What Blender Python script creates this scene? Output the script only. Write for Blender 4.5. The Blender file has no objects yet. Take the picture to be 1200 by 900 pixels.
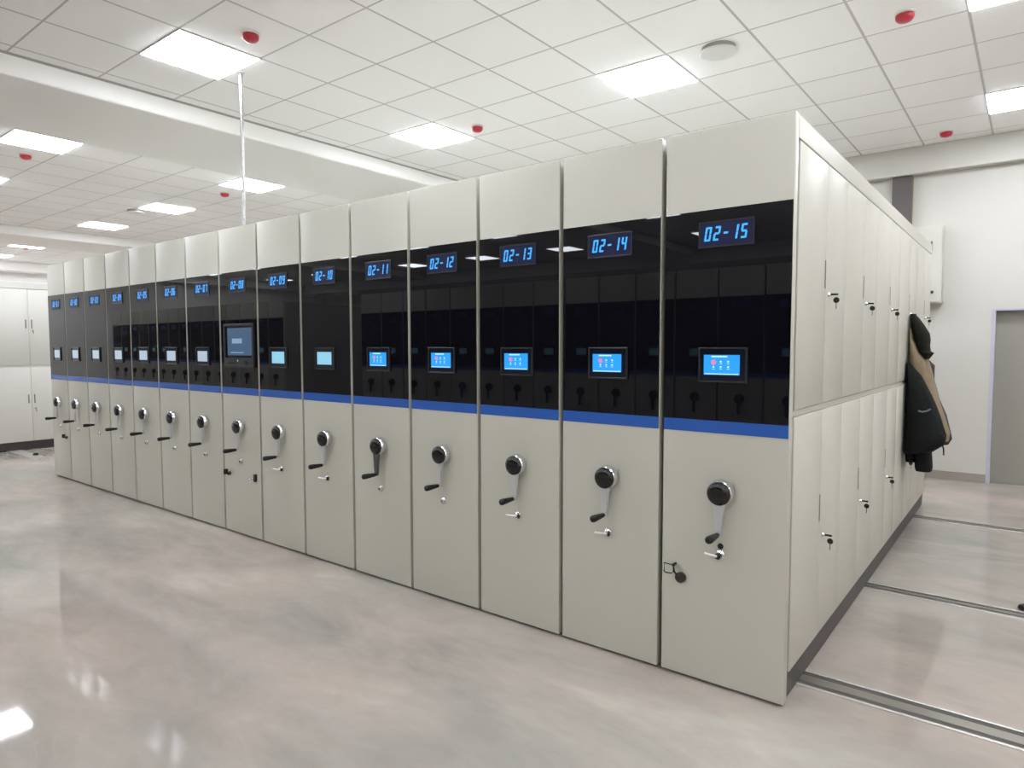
import bpy, bmesh, math, random
from mathutils import Vector, Matrix
random.seed(7)
SC = bpy.context.scene
COL = SC.collection

# ------------------------------------------------------------------ helpers
def lin(c):
    c = c / 255.0
    return c / 12.92 if c <= 0.04045 else ((c + 0.055) / 1.055) ** 2.4
def rgb(r, g, b): return (lin(r), lin(g), lin(b), 1.0)

def mat(name, col, rough=0.5, metal=0.0, spec=0.5, emit=None, estr=0.0, noise=0.0, nscale=8.0, bump=0.0, bscale=60.0, coat=0.0):
    m = bpy.data.materials.new(name); m.use_nodes = True
    nt = m.node_tree; b = nt.nodes['Principled BSDF']
    b.inputs['Base Color'].default_value = col
    b.inputs['Roughness'].default_value = rough
    b.inputs['Metallic'].default_value = metal
    b.inputs['Specular IOR Level'].default_value = spec
    b.inputs['Coat Weight'].default_value = coat
    if emit:
        b.inputs['Emission Color'].default_value = emit
        b.inputs['Emission Strength'].default_value = estr
    if noise or bump:
        tc = nt.nodes.new('ShaderNodeTexCoord')
    if noise:
        n = nt.nodes.new('ShaderNodeTexNoise'); n.inputs['Scale'].default_value = nscale; n.inputs['Detail'].default_value = 4
        nt.links.new(tc.outputs['Object'], n.inputs['Vector'])
        mx = nt.nodes.new('ShaderNodeMix'); mx.data_type = 'RGBA'
        mx.inputs[6].default_value = tuple(c * (1 - noise) for c in col[:3]) + (1,)
        mx.inputs[7].default_value = tuple(min(1, c * (1 + noise)) for c in col[:3]) + (1,)
        nt.links.new(n.outputs['Fac'], mx.inputs[0]); nt.links.new(mx.outputs[2], b.inputs['Base Color'])
    if bump:
        n2 = nt.nodes.new('ShaderNodeTexNoise'); n2.inputs['Scale'].default_value = bscale; n2.inputs['Detail'].default_value = 5
        nt.links.new(tc.outputs['Object'], n2.inputs['Vector'])
        bp = nt.nodes.new('ShaderNodeBump'); bp.inputs['Strength'].default_value = bump; bp.inputs['Distance'].default_value = 0.01
        nt.links.new(n2.outputs['Fac'], bp.inputs['Height']); nt.links.new(bp.outputs['Normal'], b.inputs['Normal'])
    return m

def box(bm, x0, x1, y0, y1, z0, z1, bev=0.0, seg=2):
    vs = [bm.verts.new((x, y, z)) for z in (z0, z1) for y in (y0, y1) for x in (x0, x1)]
    fs = [bm.faces.new([vs[i] for i in q]) for q in ((0, 2, 3, 1), (4, 5, 7, 6), (0, 1, 5, 4), (2, 6, 7, 3), (0, 4, 6, 2), (1, 3, 7, 5))]
    if bev:
        es = list({e for f in fs for e in f.edges})
        bmesh.ops.bevel(bm, geom=es, offset=bev, segments=seg, affect='EDGES', profile=0.5)

AX = {'x': Matrix.Rotation(math.pi / 2, 3, 'Y'), 'y': Matrix.Rotation(-math.pi / 2, 3, 'X'),
      '-y': Matrix.Rotation(math.pi / 2, 3, 'X'), 'z': Matrix.Identity(3), '-z': Matrix.Rotation(math.pi, 3, 'X')}
def lathe(bm, prof, axis='z', at=(0, 0, 0), n=28):
    """prof: list of (radius, height) along the axis"""
    R = AX[axis] if isinstance(axis, str) else axis
    at = Vector(at); rings = []
    for r, h in prof:
        if r < 1e-6: rings.append([bm.verts.new(at + R @ Vector((0, 0, h)))])
        else: rings.append([bm.verts.new(at + R @ Vector((r * math.cos(2 * math.pi * i / n), r * math.sin(2 * math.pi * i / n), h))) for i in range(n)])
    for a, b in zip(rings, rings[1:]):
        for i in range(n):
            j = (i + 1) % n
            if len(a) == 1 and len(b) == 1: continue
            if len(a) == 1: bm.faces.new((a[0], b[i], b[j]))
            elif len(b) == 1: bm.faces.new((a[i], a[j], b[0]))
            else: bm.faces.new((a[i], a[j], b[j], b[i]))
    if len(rings[0]) > 1: bm.faces.new(list(reversed(rings[0])))
    if len(rings[-1]) > 1: bm.faces.new(rings[-1])

def tube(bm, pts, r, n=10, closed=False):
    pts = [Vector(p) for p in pts]; rings = []; m = len(pts)
    for i, p in enumerate(pts):
        a = pts[(i - 1) % m] if (closed or i > 0) else p
        b = pts[(i + 1) % m] if (closed or i < m - 1) else p
        t = (b - a).normalized()
        u = t.cross(Vector((0, 0, 1)) if abs(t.z) < 0.9 else Vector((1, 0, 0))).normalized(); v = t.cross(u)
        rings.append([bm.verts.new(p + r * (math.cos(2 * math.pi * k / n) * u + math.sin(2 * math.pi * k / n) * v)) for k in range(n)])
    prs = list(zip(rings, rings[1:])) + ([(rings[-1], rings[0])] if closed else [])
    for a, b in prs:
        for k in range(n):
            bm.faces.new((a[k], a[(k + 1) % n], b[(k + 1) % n], b[k]))
    if not closed:
        bm.faces.new(list(reversed(rings[0]))); bm.faces.new(rings[-1])

def prism(bm, poly, y0, y1):
    """polygon in x-z extruded along y"""
    a = [bm.verts.new((x, y0, z)) for x, z in poly]; b = [bm.verts.new((x, y1, z)) for x, z in poly]
    n = len(poly)
    bm.faces.new(a); bm.faces.new(list(reversed(b)))
    for i in range(n): bm.faces.new((a[(i + 1) % n], a[i], b[i], b[(i + 1) % n]))

def obj(name, bm, m, parent=None, smooth=False, **props):
    bmesh.ops.recalc_face_normals(bm, faces=bm.faces[:])
    me = bpy.data.meshes.new(name); bm.to_mesh(me); bm.free()
    for q in (m if isinstance(m, (list, tuple)) else [m]): me.materials.append(q)
    if smooth:
        for p in me.polygons: p.use_smooth = True
        try: me.set_sharp_from_angle(angle=math.radians(40))
        except Exception: pass
    o = bpy.data.objects.new(name, me); COL.objects.link(o)
    if parent: o.parent = parent
    for k, v in props.items(): o[k] = v
    return o
def nb(): return bmesh.new()
def bx(name, m, parent, *a, bev=0.0, **props):
    b = nb(); box(b, *a, bev=bev); return obj(name, b, m, parent, **props)
def thing(name, label, cat, loc=(0, 0, 0), group=None, rz=0.0):
    o = bpy.data.objects.new(name, None); COL.objects.link(o); o.location = loc; o.rotation_euler = (0, 0, rz)
    o.empty_display_size = 0.1
    o['label'] = label; o['category'] = cat
    if group: o['group'] = group
    return o
def copy_tree(o, parent=None):
    c = o.copy(); COL.objects.link(c)
    if parent: c.parent = parent
    for ch in list(o.children): copy_tree(ch, c)
    return c
def struct(name, bm, m): return obj(name, bm, m, None, kind='structure')

# ------------------------------------------------------------------ materials
PAINT = mat('paint_warm_grey', rgb(184, 182, 170), rough=0.36, spec=0.45, noise=0.012, nscale=1.5)
PAINT_IN = mat('paint_body', rgb(160, 158, 150), rough=0.4)
DOORP_ = mat('paint_door', rgb(187, 184, 172), rough=0.42, spec=0.4, noise=0.012, nscale=2.0)
GLASS = mat('black_glass', (0.004, 0.004, 0.006, 1), rough=0.012, spec=0.24)
BLUE = mat('blue_strip', rgb(34, 82, 162), rough=0.15)
BEZEL = mat('bezel_plastic', rgb(36, 36, 39), rough=0.35, spec=0.25)
BEZELIN = mat('bezel_inner', rgb(12, 15, 30), rough=0.15)
DWIN = mat('display_window', rgb(16, 15, 24), rough=0.3, spec=0.15, emit=(0.03, 0.05, 0.30, 1), estr=0.12)
DIGIT = mat('digit_led', rgb(30, 60, 110), rough=0.3, emit=(0.12, 0.12, 1.0, 1), estr=2.2)
DIGITCORE = mat('digit_led_bright', rgb(30, 60, 110), rough=0.3, emit=(0.03, 0.40, 1.0, 1), estr=1.15)
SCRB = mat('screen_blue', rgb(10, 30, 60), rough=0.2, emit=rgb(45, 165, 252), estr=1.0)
SCRC = mat('screen_pale_blue_glare', rgb(10, 30, 40), rough=0.2, emit=rgb(150, 212, 238), estr=0.95)  # blue screen with oblique-view glare mixed into its emission colour
SCRW = mat('screen_pale_glare', rgb(30, 30, 34), rough=0.2, emit=rgb(188, 206, 222), estr=0.85)  # screen washed out by viewing angle and grazing reflection, put into the emission
SCRD = mat('screen_dim', rgb(20, 24, 30), rough=0.2, emit=rgb(70, 98, 130), estr=0.8)
ICON = mat('icon_light', rgb(60, 80, 90), rough=0.3, emit=rgb(190, 240, 255), estr=1.0)
ICONR = mat('icon_pink', rgb(90, 40, 50), rough=0.3, emit=rgb(238, 130, 170), estr=1.0)
CHROME = mat('chrome', (0.72, 0.72, 0.74, 1), rough=0.18, metal=1.0)
KEYM = mat('key_steel', rgb(225, 223, 218), rough=0.3, metal=0.3)
SILVER = mat('cast_silver', rgb(188, 188, 188), rough=0.32, metal=0.35)
DARKARM = mat('dark_arm', rgb(70, 68, 64), rough=0.35)
BLK = mat('black_plastic', rgb(14, 13, 13), rough=0.10)
GRIPM = mat('grip_plastic', rgb(24, 22, 20), rough=0.4, spec=0.3)
BROWN = mat('brown_fob', rgb(38, 27, 23), rough=0.45)
PLINTH = mat('plinth_dark', rgb(58, 53, 52), rough=0.4, noise=0.05)
GROOVE = mat('groove_grey', rgb(95, 92, 86), rough=0.6)  # dark grey for the recessed strip between front panel and doors
SLOT = mat('slot_grey', rgb(104, 100, 94), rough=0.5)
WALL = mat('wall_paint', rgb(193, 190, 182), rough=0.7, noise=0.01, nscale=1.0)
WALLH = mat('wall_paint_bounce', rgb(240, 239, 236), rough=0.7, noise=0.01, nscale=1.0)  # same room paint, made lighter on the other walls to bounce more light
BEAMM = mat('beam_plaster', rgb(243, 242, 239), rough=0.75, noise=0.01, nscale=1.0)
SKIRT = mat('skirting_grey', rgb(150, 141, 133), rough=0.35)
DOORM = mat('door_grey', rgb(142, 139, 130), rough=0.45, noise=0.02, nscale=1.2)
JAMB = mat('jamb_lilac', rgb(180, 177, 190), rough=0.4)
DUCT = mat('duct_dark', rgb(86, 80, 78), rough=0.5, noise=0.05, nscale=5)
STEEL = mat('rail_steel', rgb(146, 142, 133), rough=0.28, metal=0.75)
STEELB = mat('rail_edge', rgb(214, 212, 206), rough=0.25, metal=0.6)
RAILG = mat('rail_groove', rgb(70, 66, 60), rough=0.6)
RED = mat('red_cap', rgb(182, 46, 60), rough=0.3)
WHITEP = mat('white_plastic', rgb(226, 226, 224), rough=0.35)
GREYP = mat('grey_rim', rgb(165, 162, 158), rough=0.5)
LAMP = mat('lamp_diffuser', rgb(240, 240, 240), rough=0.5, emit=(0.90, 0.945, 1.03, 1), estr=36.0)
COAT = mat('coat_shell', rgb(20, 22, 21), rough=0.7, spec=0.12, noise=0.45, nscale=14, bump=0.6, bscale=35)
HOOD = mat('coat_hood', rgb(26, 26, 18), rough=0.85, spec=0.1, noise=0.35, nscale=20, bump=0.6, bscale=50)
TAN = mat('coat_lining', rgb(128, 113, 90), rough=0.9, noise=0.15, nscale=20, bump=0.5, bscale=70)
COATB = mat('coat_trim', rgb(46, 34, 26), rough=0.8, noise=0.2, nscale=20)
BOXP = mat('panel_box_paint', rgb(190, 187, 178), rough=0.45)

def tile_material(name, ox, oy):
    m = bpy.data.materials.new(name); m.use_nodes = True
    nt = m.node_tree; N = nt.nodes; L = nt.links; b = N['Principled BSDF']
    b.inputs['Roughness'].default_value = 0.85
    tc = N.new('ShaderNodeTexCoord'); sp = N.new('ShaderNodeSeparateXYZ'); L.new(tc.outputs['Object'], sp.inputs[0])
    def mth(op, a, bb=None):
        n = N.new('ShaderNodeMath'); n.operation = op
        for i, v in enumerate((a, bb)):
            if v is None: continue
            if isinstance(v, (int, float)): n.inputs[i].default_value = v
            else: L.new(v, n.inputs[i])
        return n.outputs[0]
    u = mth('DIVIDE', mth('SUBTRACT', sp.outputs['X'], ox), 0.6)
    v = mth('DIVIDE', mth('SUBTRACT', sp.outputs['Y'], oy), 0.6)
    def line(t, w):
        d = mth('ABSOLUTE', mth('SUBTRACT', mth('FRACT', mth('ADD', t, 0.5)), 0.5))
        return mth('LESS_THAN', d, w / 0.6)
    ln = mth('MAXIMUM', line(u, 0.0085), line(v, 0.007))
    cv = N.new('ShaderNodeCombineXYZ'); L.new(mth('FLOOR', u), cv.inputs[0]); L.new(mth('FLOOR', v), cv.inputs[1])
    wn = N.new('ShaderNodeTexWhiteNoise'); wn.noise_dimensions = '2D'; L.new(cv.outputs[0], wn.inputs['Vector'])
    c1 = N.new('ShaderNodeMix'); c1.data_type = 'RGBA'; c1.inputs[6].default_value = rgb(248, 247, 246); c1.inputs[7].default_value = rgb(252, 252, 251)
    L.new(wn.outputs['Value'], c1.inputs[0])
    c2 = N.new('ShaderNodeMix'); c2.data_type = 'RGBA'; c2.inputs[7].default_value = rgb(198, 196, 194)
    L.new(c1.outputs[2], c2.inputs[6]); L.new(ln, c2.inputs[0]); L.new(c2.outputs[2], b.inputs['Base Color'])
    no = N.new('ShaderNodeTexNoise'); no.inputs['Scale'].default_value = 90; L.new(tc.outputs['Object'], no.inputs['Vector'])
    bp = N.new('ShaderNodeBump'); bp.inputs['Strength'].default_value = 0.25; bp.inputs['Distance'].default_value = 0.004
    L.new(no.outputs['Fac'], bp.inputs['Height']); L.new(bp.outputs['Normal'], b.inputs['Normal'])
    return m
TX, TY, CZ = -2.6563, 0.1436, 3.5916
TILE1 = tile_material('ceiling_tiles', TX, TY)
TILE2 = tile_material('ceiling_tiles_beyond', -7.2, TY)

def floor_material():
    m = bpy.data.materials.new('polished_marbled_floor'); m.use_nodes = True
    nt = m.node_tree; N = nt.nodes; L = nt.links; b = N['Principled BSDF']
    tc = N.new('ShaderNodeTexCoord')
    mp = N.new('ShaderNodeMapping'); mp.inputs['Rotation'].default_value = (0, 0, 0.75); mp.inputs['Scale'].default_value = (1, 2.1, 1)
    L.new(tc.outputs['Object'], mp.inputs['Vector'])
    def noise(scale, detail, rough, dist, vec):
        n = N.new('ShaderNodeTexNoise'); n.inputs['Scale'].default_value = scale; n.inputs['Detail'].default_value = detail
        n.inputs['Roughness'].default_value = rough; n.inputs['Distortion'].default_value = dist
        L.new(vec, n.inputs['Vector']); return n.outputs['Fac']
    def ramp(fac, stops):
        r = N.new('ShaderNodeValToRGB'); e = r.color_ramp.elements
        e[0].position, e[0].color = stops[0]; e[1].position, e[1].color = stops[-1]
        for p, c in stops[1:-1]:
            x = e.new(p); x.color = c
        L.new(fac, r.inputs[0]); return r.outputs[0]
    def mix(f, a, c, mode='MIX'):
        x = N.new('ShaderNodeMix'); x.data_type = 'RGBA'; x.blend_type = mode
        if isinstance(f, float): x.inputs[0].default_value = f
        else: L.new(f, x.inputs[0])
        for v, i in ((a, 6), (c, 7)):
            if isinstance(v, tuple): x.inputs[i].default_value = v
            else: L.new(v, x.inputs[i])
        return x.outputs[2]
    cloud = noise(0.8, 6, 0.6, 0.5, mp.outputs[0])
    base = ramp(cloud, [(0.30, rgb(141, 137, 131)), (0.48, rgb(159, 151, 144)), (0.58, rgb(167, 157, 149)), (0.74, rgb(184, 176, 168))])
    tint = ramp(noise(0.45, 2, 0.5, 0.2, tc.outputs['Object']), [(0.42, (1.0, 0.96, 0.94, 1)), (0.58, (0.955, 0.99, 0.975, 1))])
    base = mix(1.0, base, tint, 'MULTIPLY')
    fine = ramp(noise(3.2, 6, 0.65, 0.8, mp.outputs[0]), [(0.3, (0.93, 0.93, 0.93, 1)), (0.7, (1.06, 1.06, 1.06, 1))])
    base = mix(1.0, base, fine, 'MULTIPLY')
    vein = ramp(noise(0.6, 4, 0.55, 1.0, mp.outputs[0]), [(0.488, (0, 0, 0, 1)), (0.5, (1, 1, 1, 1)), (0.512, (0, 0, 0, 1))])
    brk = ramp(noise(1.3, 2, 0.5, 0, tc.outputs['Object']), [(0.5, (0, 0, 0, 1)), (0.66, (.06, .06, .06, 1))])
    vm = mix(1.0, vein, brk, 'MULTIPLY')
    base = mix(vm, base, rgb(198, 190, 182))
    L.new(base, b.inputs['Base Color'])
    b.inputs['Roughness'].default_value = 0.045; b.inputs['Specular IOR Level'].default_value = 0.36
    return m
FLOORM = floor_material()

# ------------------------------------------------------------------ room
X0, X1, Y0, Y1 = -20.0, 5.2, -12.6, 5.85
b = nb(); box(b, X0 - .2, X1 + .2, Y0 - .2, Y1 + .3, -0.2, 0.0); struct('floor', b, FLOORM)
b = nb()
box(b, -5.19, X1 + .2, Y0 - .2, Y1 + .3, CZ, CZ + .15)
n1 = len(b.faces)
box(b, X0 - .2, -5.19, Y0 - .2, Y1 + .3, CZ, CZ + .15)
b.faces.ensure_lookup_table()
for f in b.faces[n1:]: f.material_index = 1
struct('ceiling', b, [TILE1, TILE2])
# plaster beams under the ceiling
b = nb(); box(b, -6.63, -5.19, Y0, Y1, 3.425, CZ, bev=0.02); struct('trim_1', b, BEAMM)
b = nb(); box(b, -14.95, -13.5, Y0, Y1, 3.425, CZ, bev=0.02); struct('trim_2', b, BEAMM)
b = nb(); box(b, -5.19, X1, 5.73, Y1, 3.30, CZ, bev=0.012); struct('trim_3', b, mat('cornice_plaster', rgb(196, 194, 186), rough=0.75))
b = nb(); box(b, X0, X0 + .5, Y0, Y1, 3.36, CZ, bev=0.012); struct('trim_4', b, BEAMM)
b = nb(); box(b, X0, X1, Y0, Y0 + 1.2, 3.25, CZ, bev=0.012); struct('trim_6', b, BEAMM)
b = nb()
for s in (0.006,):
    box(b, -5.205, -5.19 + .0, Y0, 5.73, CZ - .02, CZ)
struct('trim_5', b, GREYP)
# walls
DX0, DX1, DZ = 0.387, 1.36, 1.83
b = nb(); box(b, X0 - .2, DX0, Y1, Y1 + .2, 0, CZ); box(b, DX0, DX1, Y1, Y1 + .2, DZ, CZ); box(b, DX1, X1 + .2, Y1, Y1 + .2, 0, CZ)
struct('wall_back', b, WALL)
b = nb(); box(b, X0 - .2, X0, Y0 - .2, Y1, 0, CZ); struct('wall_left', b, WALLH)
b = nb(); box(b, X1, X1 + .2, Y0 - .2, Y1, 0, CZ); struct('wall_right', b, WALLH)
b = nb(); box(b, X0, X1, Y0 - .2, Y0, 0, CZ); struct('wall_front', b, WALLH)
d = bx('door_1', DOORM, None, DX0, DX1, Y1 + .09, Y1 + .13, 0.004, DZ, kind='structure')
b = nb(); box(b, DX0, DX0 + .035, Y1 - .004, Y1 + .09, 0.0, DZ); box(b, DX1 - .035, DX1, Y1 - .004, Y1 + .09, 0, DZ); box(b, DX0 + .035, DX1 - .035, Y1 - .004, Y1 + .09, DZ - .02, DZ)
obj('door_frame', b, JAMB, d)
b = nb(); lathe(b, [(0.026, 0), (0.026, .008), (0.01, .008), (0.01, .045)], '-y', (DX1 - .12, Y1 + .09, .98)); box(b, DX1 - .24, DX1 - .11, Y1 + .036, Y1 + .05, .972, .988, bev=.005)
obj('door_handle', b, CHROME, d, True)
b = nb(); box(b, X0, DX0, Y1 - .014, Y1, 0, .09, bev=.003); box(b, DX1, X1, Y1 - .014, Y1, 0, .09, bev=.003); struct('baseboard_back', b, SKIRT)
b = nb(); box(b, X1 - .014, X1, Y0, Y1 - .014, 0, .09, bev=.003); struct('baseboard_right', b, SKIRT)

# ------------------------------------------------------------------ shelving units
SEG = {'0': 'abcdef', '1': 'bc', '2': 'abged', '3': 'abgcd', '4': 'fgbc', '5': 'afgcd', '6': 'afgedc', '7': 'abc', '8': 'abcdefg', '9': 'abcdfg', '-': 'g'}
def digits_bm(txt, xc, zc, y, w=0.187, h=0.058, only=None):
    b = nb(); n = len(txt); pitch = w / n; dw = pitch * 0.70; t = 0.0078; sl = 0.16
    def quad(x0, x1, z0, z1, X):
        vs = []
        for (x, z) in ((x0, z0), (x1, z0), (x1, z1), (x0, z1)): vs.append((X + x + sl * z, z))
        a = [b.verts.new((xc + px, y, zc + pz)) for px, pz in vs]; c = [b.verts.new((xc + px, y - .0012, zc + pz)) for px, pz in vs]
        b.faces.new(list(reversed(c)))
        for i in range(4): b.faces.new((a[i], a[(i + 1) % 4], c[(i + 1) % 4], c[i]))
    for i, ch in enumerate(txt):
        X = -w / 2 + pitch * (i + .5); hw, hh = dw / 2, h / 2; g = .0012
        if only is not None and i != only: continue
        for s in SEG.get(ch, ''):
            if s == 'a': quad(-hw + t * .5, hw - t * .5, hh - t, hh, X)
            if s == 'd': quad(-hw + t * .5, hw - t * .5, -hh, -hh + t, X)
            if s == 'g': quad(-hw + t * .5, hw - t * .5, -t / 2, t / 2, X)
            if s == 'f': quad(-hw, -hw + t, g, hh - g, X)
            if s == 'b': quad(hw - t, hw, g, hh - g, X)
            if s == 'e': quad(-hw, -hw + t, -hh + g, -g, X)
            if s == 'c': quad(hw - t, hw, -hh + g, -g, X)
    return b

def frame_bm(x0, x1, z0, z1, rim, y0, y1):
    b = nb()
    box(b, x0, x1, y1, y0, z1 - rim, z1, bev=.001, seg=1); box(b, x0, x1, y1, y0, z0, z0 + rim, bev=.001, seg=1)
    box(b, x0, x0 + rim, y1, y0, z0 + rim, z1 - rim, bev=.001, seg=1); box(b, x1 - rim, x1, y1, y0, z0 + rim, z1 - rim, bev=.001, seg=1)
    return b

GY = -0.003     # face of the glass
def crank(root, dark=False):
    hz, x = .845, 0.004
    b = nb(); lathe(b, [(.050, 0), (.055, .004), (.056, .022), (.054, .036), (.050, .042)], '-y', (x, 0, hz), 36)
    hub = obj('crank', b, CHROME if not dark else CHROME, root, True)
    b = nb(); lathe(b, [(.0495, .042), (.0485, .050), (.042, .056), (.026, .060), (0, .0615)], '-y', (x, 0, hz), 36)
    obj('hub_cap', b, BLK, hub, True)
    # tapered arm
    b = nb(); pr = [(-.030, hz - .03), (-.021, hz - .075), (-.0155, .70), (-.0145, .676), (-.009, .664), (.007, .664), (.0125, .676), (.0135, .70), (.019, hz - .075), (.030, hz - .03)]
    prism(b, [(x + px, pz) for px, pz in pr], -.046, -.030)
    bmesh.ops.bevel(b, geom=[e for e in b.edges if abs((e.verts[0].co.y - e.verts[1].co.y)) < 1e-6], offset=.004, segments=2, affect='EDGES')
    obj('crank_arm', b, DARKARM if dark else SILVER, hub, True)
    Rg = Matrix.Rotation(math.radians(5), 3, 'Z') @ AX['-y']
    b = nb(); lathe(b, [(0, .002), (.010, .004), (.0115, .02), (.0145, .055), (.0165, .088), (.0155, .098), (.010, .1035), (0, .105)], '-y', (x - .002, -.044, .672), 24)
    obj('crank_grip', b, GRIPM, hub, True)

def lock(root, style=0):
    x, z = .0, .578
    b = nb(); lathe(b, [(.019, 0), (.019, .004), (.014, .007), (.0135, .016), (.011, .018)], '-y', (x, 0, z), 24)
    L = obj('lock', b, CHROME, root, True)
    if style == 1:
        b = nb(); lathe(b, [(.0125, .018), (.0135, .022), (.0135, .034), (.011, .036)], '-y', (x, 0, z), 20); obj('lock_collar', b, BLK, L, True)
        b = nb(); tube(b, [(x - .002, -.037, z + .001), (x - .026, -.046, z + .005), (x - .050, -.053, z + .010)], .0052, 8); obj('key', b, KEYM, L, True)
        b = nb(); lathe(b, [(0, 0), (.011, .001), (.013, .005), (.011, .010), (0, .011)], '-y', (x + .002, -.004, z + .038), 18); obj('key_bow', b, BLK, L, True)
    elif style == 2:
        b = nb(); tube(b, [(x, -.018, z), (x - .016, -.032, z + .001), (x - .046, -.044, z + .004)], .0045, 8); obj('key', b, KEYM, L, True)
        b = nb(); box(b, x + .008, x + .016, -.020, -.004, z - .012, z + .010, bev=.003); obj('key_bow', b, GRIPM, L, True)
    else:
        b = nb(); box(b, x - .002, x + .002, -.021, -.018, z - .006, z + .006); obj('keyhole', b, BLK, L)

def latch(root, x, z, turn):
    """small fold-out wire ring with a dark round knob"""
    b = nb(); s = .021
    if turn == 0:     # square ring standing off the panel, knob below right
        base = (x + .02, z + .018)
        lathe(b, [(.006, 0), (.006, .03), (.004, .034)], '-y', (base[0], 0, base[1]), 14)
        R = obj('latch', b, BLK, root, True)
        b = nb(); c = [(x - s, -.03, z + s), (x - s, -.03, z - s * .8), (x - s * .6, -.03, z - s), (x + s * .6, -.028, z - s * .95), (x + s, -.026, z - s * .6), (x + s, -.026, z + s * .8)]
        tube(b, c, .0028, 8, True); tube(b, [(x + s, -.027, z + s * .8), (x + s + .002, -.022, z - .012), (x + .04, -.02, z - .03)], .0042, 8); obj('latch_ring', b, BLK, R, True)
        b = nb(); lathe(b, [(.020, 0), (.023, .004), (.023, .018), (.019, .024), (.008, .026), (0, .0262)], '-y', (x + .047, 0, z - .036), 24); obj('latch_knob', b, BROWN, R, True)
    elif turn == 1:   # black knob with a stub handle
        lathe(b, [(.015, 0), (.015, .012), (.012, .02), (0, .022)], '-y', (x, 0, z - .012), 18)
        R = obj('latch', b, BLK, root, True)
        b = nb(); box(b, x - .012, x + .004, -.05, -.018, z - .016, z + .026, bev=.004); obj('latch_knob', b, BLK, R, True)
    else:             # open chrome ring and dark plate
        box(b, x + .012, x + .034, -.022, 0, z - .028, z + .030, bev=.006)
        R = obj('latch', b, BROWN, root, True)
        b = nb(); c = [(x - .012 + .02 * math.cos(t), -.012 - .03 * math.sin(t), z - .004) for t in [math.pi * k / 10 for k in range(11)]]
        tube(b, [(p[0], p[1], p[2]) for p in c], .004, 8); obj('latch_ring', b, CHROME, R, True)

def touch_panel(root, kind):
    x0, x1, z0, z1 = -.105, .100, 1.303, 1.449
    b = frame_bm(x0, x1, z0, z1, .007, GY, GY - .010)
    T = obj('touch_panel', b, BEZEL, root)
    bx('screen_surround', BEZELIN, T, x0 + .0068, x1 - .0068, GY - .005, GY, z0 + .0068, z1 - .0068)
    sx0, sx1, sz0, sz1 = -.082, .069, 1.335, 1.418
    sm = {'blue': SCRB, 'pale_blue_glare': SCRC, 'pale_glare': SCRW}[kind]
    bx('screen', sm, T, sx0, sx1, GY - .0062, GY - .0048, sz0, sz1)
    if kind == 'blue':
        y0, y1 = GY - .0070, GY - .0061
        b = nb(); box(b, sx0 + .033, sx0 + .1, y0, y1, sz1 - .010, sz1 - .004)
        box(b, sx0 + .004, sx1 - .004, y0, y1, sz0 + .002, sz0 + .006)
        for i in range(3):
            for j in range(2):
                if (i, j) == (0, 1): continue
                cx, cz = sx0 + .042 + .031 * i, sz0 + .030 + .022 * j
                lathe(b, [(.0042, 0), (.0042, .0008)], '-y', (cx, y1, cz + .003), 12); box(b, cx - .006, cx + .006, y0, y1, cz - .007, cz - .005)
        obj('screen_icons', b, ICON, T)
        b = nb(); lathe(b, [(.0105, 0), (.0105, .0009)], '-y', (sx0 + .042, y1, sz0 + .052), 16); obj('alert_icon', b, ICONR, T)

def host_panel(root):
    x0, x1, z0, z1 = -.19, .225, 1.298, 1.626
    b = frame_bm(x0, x1, z0, z1, .016, GY, GY - .016)
    box(b, x0 + .016, x1 - .016, GY - .016, GY, z0 + .016, 1.368, bev=.002)
    T = obj('host_panel', b, BEZEL, root)
    bx('screen_surround', BEZELIN, T, x0 + .015, x1 - .015, GY - .006, GY, 1.368, z1 - .015)
    bx('screen', SCRD, T, x0 + .045, x1 - .035, GY - .0075, GY - .0055, 1.388, 1.594)
    b = nb(); box(b, x0 + .11, x0 + .25, GY - .0085, GY - .0074, 1.478, 1.515); box(b, x0 + .09, x0 + .27, GY - .0085, GY - .0074, 1.405, 1.412)
    obj('screen_text', b, mat('screen_text', rgb(40, 50, 60), 0.3, emit=rgb(130, 158, 188), estr=0.9), T)
    b = nb(); box(b, x0 + .06, x0 + .16, GY - .018, GY - .0158, 1.325, 1.332); box(b, x0 + .30, x0 + .33, GY - .018, GY - .0158, 1.315, 1.345)
    obj('card_slot', b, BEZELIN, T)
    b = nb(); lathe(b, [(.005, 0), (.004, .002)], '-y', (x0 + .2, GY - .0158, 1.347), 10); obj('indicator_lamp', b, ICON, T)

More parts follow.
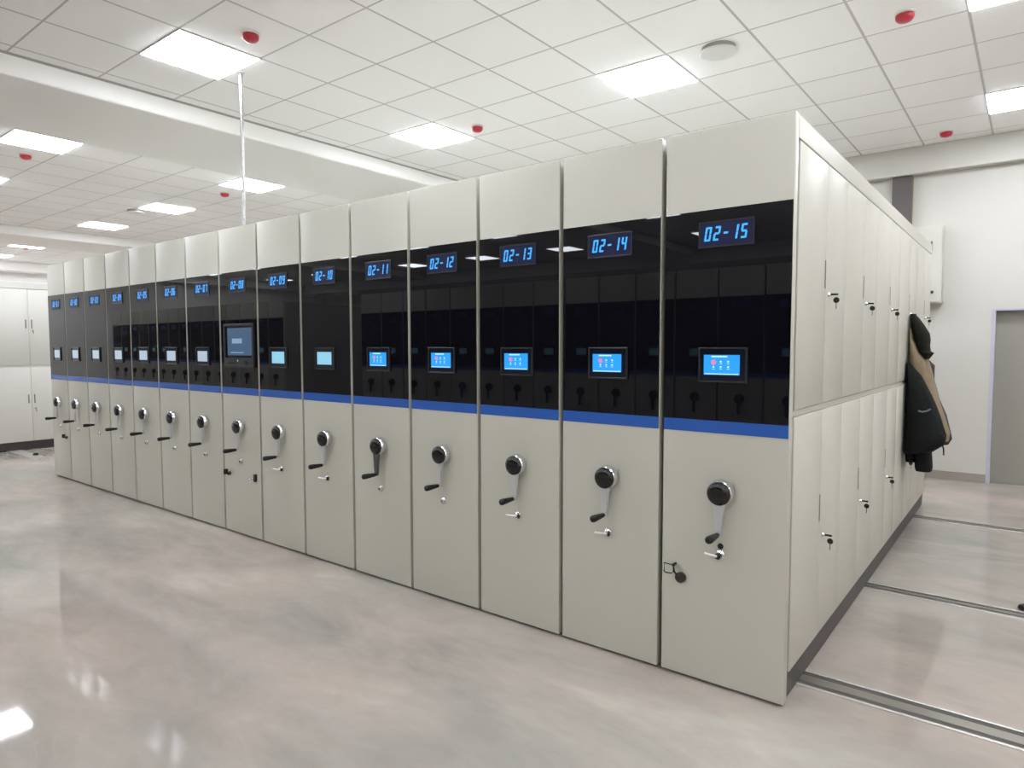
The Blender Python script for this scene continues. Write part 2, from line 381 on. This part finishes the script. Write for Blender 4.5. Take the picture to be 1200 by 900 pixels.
DEPTH = 4.32
def shelving_unit(label, cx, w, number=None, screen='blue', host=False, keystyle=2, doors=False, extra=None, dark_arm=False, group=None, cat='shelving unit', dp=None):
    DOORP = dp or DOORP_
    hw = w / 2
    R = thing('mobile_shelving_unit', label, cat, (cx, 0, 0), group)
    # front panel with rounded vertical edges
    b = nb(); box(b, -hw, hw, 0, .045, .012, 2.352, bev=.004); obj('front_panel', b, PAINT, R, True)
    xr = hw - (.03 if doors else .006)
    bx('body', PAINT_IN, R, -hw + .006, xr, .0452, DEPTH, .118, 2.335)
    bx('plinth', PLINTH, R, -hw + .006, hw - .012, .046, DEPTH, .007, .1178)
    g = .0025
    bx('glass_panel', GLASS, R, -hw + g, hw - g, GY, 0, 1.142, 2.018)
    bx('accent_stripe', BLUE, R, -hw + g, hw - g, GY, 0, 1.090, 1.1418)
    # number display
    b = nb(); box(b, -.110, .114, GY - .002, GY, 1.866, 1.966, bev=.001, seg=1); D = obj('number_display', b, DWIN, R)
    obj('display_frame', frame_bm(-.114, .118, 1.862, 1.970, .006, GY, GY - .004), BEZEL, D)
    if number:
        for q, ch in enumerate(number):
            obj('dash' if ch == '-' else 'digit', digits_bm(number, .002, 1.918, GY - .0021, only=q), DIGITCORE, D)
    (host_panel(R) if host else touch_panel(R, screen))
    crank(R, dark_arm); lock(R, keystyle)
    for e in (extra or []): latch(R, *e)
    if doors:
        # header rail, groove and five double bays of doors, upper and lower
        bx('header_rail', DOORP, R, hw - .03, hw, .048, DEPTH, 2.262, 2.35, bev=.003)
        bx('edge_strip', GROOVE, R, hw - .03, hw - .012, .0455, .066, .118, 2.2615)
        bx('middle_rail', DOORP, R, hw - .03, hw - .006, .068, DEPTH, 1.170, 1.194)
        for k in range(5):
            ya, yb = .068 + .85 * k, .068 + .85 * (k + 1)
            ym = (ya + yb) / 2 + .03
            for zi, (za, zb) in enumerate(((.122, 1.167), (1.197, 2.257))):
                for li, (p, q) in enumerate(((ya + .002, ym - .0015), (ym + .0015, yb - .002))):
                    b = nb(); box(b, hw - .0295, hw, p, q, za, zb, bev=.0025); dr = obj('door', b, DOORP, R, True)
                    yh = (ym - (.035 if dp else .016)) if li == 0 else (ym + .035)
                    z0 = 1.71 if zi else .655
                    if dp or li == 0:
                        b = nb(); box(b, hw - .004, hw + .0022, yh - .007, yh + .007, z0, z0 + .125, bev=.002); obj('handle', b, SLOT, dr)
                    if li == 1:
                        kz = 1.686 if zi else .583; yk = ym + .04
                        b = nb(); lathe(b, [(.011, 0), (.011, .003), (.008, .006), (.0075, .012)], 'x', (hw, yk, kz), 16); kl = obj('lock', b, CHROME, dr, True)
                        b = nb(); box(b, hw + .010, hw + .043, yk - .002, yk + .002, kz - .0045, kz + .0045, bev=.0012)
                        lathe(b, [(.0115, -.003), (.0135, 0), (.0115, .003)], 'y', (hw + .036, yk, kz - .026), 16)
                        box(b, hw + .0345, hw + .0375, yk - .001, yk + .001, kz - .066, kz - .036)
                        obj('key', b, BLK, dr, True)
    return R

G1, P = -.541, .5325
place = {1: 'leftmost in the row', 2: 'second from the left end', 3: 'third from the left end', 4: 'fourth from the left end', 5: 'fifth from the left end', 6: 'sixth from the left end',
         7: 'just left of the host screen unit', 9: 'just right of the host screen unit', 10: 'left of the unit marked 02-11',
         11: 'its blue screen left of 02-12', 12: 'its blue screen left of 02-13', 13: 'third from the right end', 14: 'second from the right end'}
pale_glare = {1, 2, 3, 4, 5, 6, 7}
for n in range(15, 0, -1):
    if n == 15: xa, xb = -.531, 0.0
    elif n == 1: xa, xb = -7.955, G1 - P * 13 - .0105
    else: xa, xb = G1 - P * (15 - n) + .0105, G1 - P * (14 - n) - .0105
    num = '02-%02d' % n
    if n == 15: lab = 'rightmost grey shelving unit, display 02-15, locker doors along its right side'
    elif n == 8: lab = 'grey shelving unit numbered 02-08 with the large host screen in its black glass'
    elif n == 11: lab = 'grey shelving unit with crank, display 02-11, its crank arm dark'
    else: lab = 'grey shelving unit with crank, display %s, %s' % (num, place[n])
    ex = {15: [(-.225 + .005, .482, 0)], 8: [(-.175, .478, 1), (.172, .472, 2)], 1: [(.17, .478, 1)]}.get(n)
    w = xb - xa
    shelving_unit(lab, (xa + xb) / 2, w, num, 'pale_glare' if n in pale_glare else ('pale_blue_glare' if n in (9, 10) else 'blue'), host=(n == 8),
                  keystyle=1 if n == 15 else (2 if n in (14, 13, 10, 9) else 0), doors=(n == 15), extra=ex, dark_arm=(n == 11), group='shelving units of the 02 row')

# bank beyond the aisle at far left: its end unit shows the locker side
shelving_unit('far left shelving bank end with locker doors lightened as lamplit and dark plinth, beyond the row', -10.42 - .2655, .531, None, 'pale_glare', keystyle=0, doors=True, dp=mat('paint_door_lamplit', rgb(205, 203, 195), rough=0.35))  # door paint lightened here to carry the light of the aisle lamps

# the facing rows behind the camera (mirrored in the black glass)
def facing_unit():
    R = thing('mobile_shelving_unit', 'grey shelving unit of the facing row, seen only mirrored in the black glass', 'shelving unit', (0, 0, 0), 'facing shelving row mirrored in the glass', math.pi)
    hw = .256
    b = nb(); box(b, -hw, hw, 0, .045, .012, 2.352, bev=.004); obj('front_panel', b, PAINT, R, True)
    bx('body', PAINT_IN, R, -hw + .006, hw - .006, .0452, 4.3, .007, 2.335)
    bx('glass_panel', GLASS, R, -hw + .0025, hw - .0025, GY, 0, 1.142, 2.018)
    bx('accent_stripe', BLUE, R, -hw + .0025, hw - .0025, GY, 0, 1.090, 1.1418)
    D = bx('number_display', DWIN, R, -.11, .114, GY - .002, GY, 1.866, 1.966)
    obj('display_digits', digits_bm('--' + '-' + '--', .002, 1.918, GY - .0021), DIGIT, D)
    touch_panel(R, 'pale_blue_glare')
    b = nb(); lathe(b, [(.055, 0), (.056, .03), (.05, .042), (.045, .055), (0, .062)], '-y', (0, 0, .845), 24); box(b, -.015, .015, -.046, -.03, .665, .80); obj('crank', b, BLK, R, True)
    return R
FU = facing_unit(); first = True
for base, cnt in ((-8.55, 15), (-10.9 - 15 * P, 15)):
    for i in range(cnt):
        o = FU if first else copy_tree(FU)
        first = False
        o.location = (base + P * (i + .5), -4.9, 0)

# ------------------------------------------------------------------ rails in the floor
def rail(label, x0, x1, yc, w=.158, gm=None):
    R = thing('floor_rail', label, 'rail', (x0, yc, 0), 'steel floor rails')
    L = x1 - x0; h = w / 2
    bx('rail_bed', gm or STEEL, R, 0, L, -h + .050, h - .050, .0002, .0042, bev=.001)
    for s in (-1, 1):
        a, c = sorted((s * h, s * (h - .015))); bx('rail_edge', gm or STEELB, R, 0, L, a, c, .0002, .005, bev=.0012)
        a, c = sorted((s * (h - .015), s * (h - .050))); bx('rail_groove', gm or RAILG, R, 0, L, a, c, .0002, .0022)
    return R
rail('steel floor rail nearest the camera, at front corner of unit 02-15', -.1, X1, .312)
rail('middle steel floor rail running right from the locker doors', -.1, X1, 1.745, .13)
rail('farthest steel floor rail running right, before the back wall', -.1, X1, 3.80, .13)
rail('short floor rail end sticking out from the far left shelving bank', -10.5, -9.40, .30, gm=mat('rail_pale', rgb(150, 145, 138), rough=0.4))
b = nb(); lathe(b, [(.032, 0), (.034, .006), (.028, .024), (.014, .032), (0, .033)], 'z', (-9.74, .34, .0052), 20)
obj('rail_stop', b, BLK, None, True, label='small black buffer stop on the short rail at far left', category='rail stop')
b = nb(); lathe(b, [(.034, 0), (.036, .006), (.030, .02), (.015, .027), (0, .028)], 'z', (.757, 1.85, .0052), 20)
obj('rail_stop', b, BLK, None, True, label='black buffer stop on the middle floor rail at right edge', category='rail stop')

# ------------------------------------------------------------------ ceiling fittings
def ceiling_light(x, y, label, group='square ceiling light panels'):
    R = thing('ceiling_light', label, 'ceiling light', (x, y, CZ), group)
    b = frame_bm(-.3, .3, -.3, .3, .006, 0, .010)
    # frame_bm lies in x-z: turn it to lie under the ceiling
    bmesh.ops.rotate(b, verts=b.verts[:], cent=(0, 0, 0), matrix=Matrix.Rotation(-math.pi / 2, 3, 'X'))
    obj('lamp_frame', b, WHITEP, R)
    bx('diffuser', LAMP, R, -.2935, .2935, -.2935, .2935, -.016, 0, bev=.005)
    return R
HID = 'bright square ceiling panel of the same light grid, out of the photo'
named = {(0, 2): 'square ceiling light at upper left, beside the thin vertical conduit', (1, 3): 'square ceiling light above the 02-14 unit, right of centre',
         (0, 3): 'square ceiling light above the 02-11 and 02-12 units, beside a red detector', (2, 3): 'square ceiling light cut by the top right corner of the photo',
         (2, 4): 'square ceiling light cut by the right edge, above the back wall'}
for i, x in enumerate((-4.156, -1.756, .644, 4.0)):
    for j, y in enumerate((-9.756, -7.356, -3.756, -.156, 2.244, 4.644)):
        k = (i, j - 1)
        ceiling_light(x, y, named.get(k, HID))
named2 = {(0, 3): 'square ceiling light beyond the beam, large, near the left edge', (0, 4): 'square ceiling light beyond the beam, crossed by the thin conduit',
          (1, 4): 'square ceiling light beyond the beam, left of the small ceiling speaker', (2, 4): 'square ceiling light beyond the beam, third back along the row',
          (3, 4): 'thin far ceiling light sliver above the far left shelving bank', (4, 4): 'farthest ceiling light sliver cut by the left edge',
          (1, 3): 'ceiling light corner showing at the left edge, below the large light'}
named2[(1, 4)] = 'square ceiling light beyond the beam, with the small round speaker at its left corner'
for i, x in enumerate((-7.5, -9.9, -12.3, -16.1, -18.5)):
    for j, y in enumerate((-9.756, -7.356, -3.756, -.156, 2.244, 4.644)):
        ceiling_light(x, y, named2.get((i, j), HID))

def detector(x, y, label):
    R = thing('smoke_detector', label, 'smoke detector', (x, y, CZ), 'ceiling smoke detectors with red caps')
    b = nb(); lathe(b, [(.062, 0), (.062, .006), (.052, .014)], '-z', (0, 0, 0), 28); obj('base', b, WHITEP, R, True)
    b = nb(); lathe(b, [(.054, .0142), (.056, .024), (.052, .040), (.040, .052), (.022, .058), (0, .059)], '-z', (0, 0, 0), 28); obj('dust_cap', b, RED, R, True)
for x, y, l in ((-3.548, -.12, 'red capped smoke detector right of the upper left ceiling light'), (.017, 2.33, 'red capped smoke detector at top right, beside the corner ceiling light'),
                (-3.60, 2.30, 'red capped smoke detector beside the light above unit 02-12'), (-.02, 5.33, 'red capped smoke detector nearest the back wall'),
                (-8.17, -.09, 'red capped smoke detector under the large light near the left edge'), (-8.22, 2.26, 'red capped smoke detector left of the thin conduit, below its light'),
                (-16.4, 2.26, 'tiny far smoke detector below the thin far light sliver')):
    detector(x, y, l)
def speaker(x, y, label):
    R = thing('ceiling_speaker', label, 'ceiling speaker', (x, y, CZ), 'round ceiling speakers')
    b = nb(); lathe(b, [(.118, 0), (.118, .030)], '-z', (0, 0, 0), 40); obj('rim', b, GREYP, R, True)
    b = nb(); lathe(b, [(.128, .030), (.130, .034), (.124, .042), (.10, .046), (0, .048)], '-z', (0, 0, 0), 40); obj('grille', b, WHITEP, R, True)
speaker(-1.115, 2.08, 'round white ceiling speaker above unit 02-15')
speaker(-10.45, 2.02, 'small far round ceiling speaker beside a light, beyond the beam')
# conduit from the ceiling to the host unit
R = thing('cable_conduit', 'thin vertical white metal conduit from the ceiling down to the shelving', 'conduit', (-4.21, .19, 2.352))
b = nb(); lathe(b, [(.014, 0), (.014, CZ - 2.352 - .01)], 'z', (0, 0, .0), 16); obj('pipe', b, mat('conduit_metal', rgb(176, 175, 172), 0.25, metal=0.85), R, True)
b = nb(); lathe(b, [(.035, 0), (.035, .004), (.02, .01)], '-z', (0, 0, CZ - 2.352), 18); obj('ceiling_flange', b, WHITEP, R, True)

# ------------------------------------------------------------------ back wall things
R = thing('wall_duct', 'dark grey rectangular duct on the back wall above the locker doors', 'duct', (-.455, Y1, 0))
bx('duct_casing', DUCT, R, -.095, .090, -.075, 0, 0.09, 3.30, bev=.004)
bx('duct_side_trim', mat('duct_trim', rgb(120, 106, 86), 0.5), R, .0902, .098, -.06, 0, 0.09, 3.30)
R = thing('wall_cabinet', 'white wall mounted electrical box behind the far end of the lockers', 'electrical box', (-.25, Y1, 0))
bx('box_body', BOXP, R, -.2, .2, -.14, 0, 1.90, 2.72, bev=.004)
dd = bx('box_door', BOXP, R, -.19, .19, -.152, -.1402, 1.915, 2.705, bev=.003)
b = nb(); box(b, .09, .108, -.168, -.1522, 2.46, 2.56, bev=.003); obj('handle', b, SLOT, dd)
b = nb(); lathe(b, [(.016, 0), (.016, .008), (.008, .012), (.006, .03)], '-y', (.115, -.1522, 2.02), 16); obj('lock', b, BLK, dd, True)

# ------------------------------------------------------------------ coat hanging on the locker key
def loft(name, rows, m, parent, n=28, amp=.01, seed=0, p=2.6):
    """rows: (z, x0, x1, y0, y1) super-ellipse sections from bottom to top"""
    rnd = random.Random(seed); b = nb(); rings = []
    ph = [rnd.uniform(0, 6.28) for _ in range(6)]
    def interp(t):
        f = t * (len(rows) - 1); i = min(int(f), len(rows) - 2); f -= i
        return [a * (1 - f) + c * f for a, c in zip(rows[i], rows[i + 1])]
    M = (len(rows) - 1) * 5
    for s in range(M + 1):
        z, x0, x1, y0, y1 = interp(s / M)
        ring = []
        for k in range(n):
            a = 2 * math.pi * k / n; c, q = math.cos(a), math.sin(a)
            ex = math.copysign(abs(c) ** (2 / p), c); ey = math.copysign(abs(q) ** (2 / p), q)
            fold = 1 + amp * (math.sin(5 * a + 3.5 * z + ph[0]) + .6 * math.sin(9 * a - 9 * z + ph[1]) + .5 * math.sin(3 * a + 22 * z + ph[2]))
            x = (x0 + x1) / 2 + (x1 - x0) / 2 * ex * fold; y = (y0 + y1) / 2 + (y1 - y0) / 2 * ey * fold
            ring.append(b.verts.new((max(x, .006), y, z)))
        rings.append(ring)
    for a, c in zip(rings, rings[1:]):
        for k in range(n): b.faces.new((a[k], a[(k + 1) % n], c[(k + 1) % n], c[k]))
    b.faces.new(list(reversed(rings[0]))); b.faces.new(rings[-1])
    return obj(name, b, m, parent, True)
CT = thing('hanging_coat', 'dark padded coat with tan lining hanging from the key of a locker door', 'coat', (0, 3.1, 0))
CT.location = (0, 0, 0)
CT.location = (0, 3.1, 0)
def off(rows, dy=-3.1): return [(z, a, c, y0 + dy, y1 + dy) for z, a, c, y0, y1 in rows]
loft('shell', off([(.66, .008, .06, 2.86, 3.18), (.68, .006, .19, 2.85, 3.2), (.74, .006, .262, 2.84, 3.22), (.80, .006, .268, 2.84, 3.22), (.90, .006, .238, 2.85, 3.22), (.99, .006, .206, 2.86, 3.2), (1.08, .006, .172, 2.87, 3.2),
               (1.16, .006, .138, 2.88, 3.18), (1.235, .006, .102, 2.90, 3.16), (1.30, .006, .045, 2.93, 3.12), (1.325, .006, .02, 2.96, 3.06)]), COAT, CT, amp=.028, seed=1)
loft('lining', off([(.745, .03, .270, 3.0, 3.32), (.80, .03, .274, 3.0, 3.32), (.92, .02, .240, 3.0, 3.32), (1.04, .01, .203, 3.0, 3.3), (1.136, .008, .178, 3.0, 3.3), (1.262, .006, .150, 2.99, 3.28), (1.34, .006, .128, 2.99, 3.26),
                (1.40, .006, .085, 3.0, 3.22), (1.50, .006, .04, 3.02, 3.18), (1.60, .006, .016, 3.05, 3.14)]), TAN, CT, amp=.006, seed=2)
loft('back_flap', off([(.70, .03, .258, 3.2, 3.46), (.74, .03, .278, 3.18, 3.48), (.92, .02, .236, 3.18, 3.48), (1.04, .01, .186, 3.18, 3.45), (1.19, .008, .150, 3.18, 3.42), (1.30, .008, .150, 3.18, 3.4), (1.345, .01, .110, 3.2, 3.36)]), COATB, CT, amp=.012, seed=3)
loft('hood', off([(1.352, .106, .130, 3.03, 3.22), (1.38, .092, .148, 3.01, 3.25), (1.396, .078, .158, 3.0, 3.26), (1.412, .068, .136, 3.0, 3.26), (1.45, .050, .131, 2.99, 3.27), (1.497, .034, .133, 2.99, 3.27), (1.541, .022, .127, 2.99, 3.26), (1.611, .008, .088, 3.01, 3.24),
              (1.66, .006, .056, 3.04, 3.2), (1.69, .008, .032, 3.07, 3.15)]), HOOD, CT, amp=.022, seed=4, p=2.2)
loft('sleeve', off([(.535, .086, .186, 2.90, 3.05), (.56, .078, .190, 2.90, 3.06), (.66, .075, .182, 2.89, 3.07), (.78, .07, .18, 2.9, 3.08)]), COAT, CT, amp=.015, seed=5)
loft('sleeve', off([(.592, .02, .085, 2.93, 3.06), (.66, .012, .085, 2.92, 3.07), (.78, .01, .085, 2.92, 3.08)]), COAT, CT, amp=.015, seed=6)
b = nb(); tube(b, [(.105, -.262, .985), (.13, -.26, .978), (.158, -.255, .985), (.178, -.24, 1.0)], .006, 8); obj('pocket_trim', b, mat('pocket_grey', rgb(90, 92, 92), 0.5), CT, True)
b = nb(); tube(b, [(.245, -.09, .725), (.252, -.09, .70), (.253, -.088, .655)], .005, 8); obj('drawcord', b, BLK, CT, True)

# ------------------------------------------------------------------ camera, world, colour
cam = bpy.data.cameras.new('camera'); co = bpy.data.objects.new('camera', cam); COL.objects.link(co)
cam.sensor_width = 36; cam.lens = 781.85 / 1200 * 36; cam.clip_start = .05; cam.clip_end = 100
yaw, pit, rol = -0.6632, -0.0576, -0.0018
f = Vector((math.sin(yaw) * math.cos(pit), math.cos(yaw) * math.cos(pit), math.sin(pit)))
r = Vector((math.cos(yaw), -math.sin(yaw), 0)); u = r.cross(f)
r2 = r * math.cos(rol) + u * math.sin(rol); u2 = u * math.cos(rol) - r * math.sin(rol)
M = Matrix((r2, u2, -f)).transposed().to_4x4(); M.translation = (0.7444, -2.7172, 1.4582)
co.matrix_world = M
SC.camera = co
w = bpy.data.worlds.new('world'); SC.world = w; w.use_nodes = True
w.node_tree.nodes['Background'].inputs[0].default_value = (.5, .5, .5, 1); w.node_tree.nodes['Background'].inputs[1].default_value = 0.0
vs = SC.view_settings; vs.view_transform = 'Standard'; vs.look = 'None'; vs.gamma = 1.0; vs.use_curve_mapping = False; vs.exposure = 0.0
cy = SC.cycles
cy.use_denoising = True; cy.max_bounces = 14; cy.diffuse_bounces = 12; cy.glossy_bounces = 6
cy.sample_clamp_indirect = 15.0; cy.caustics_reflective = False; cy.caustics_refractive = False
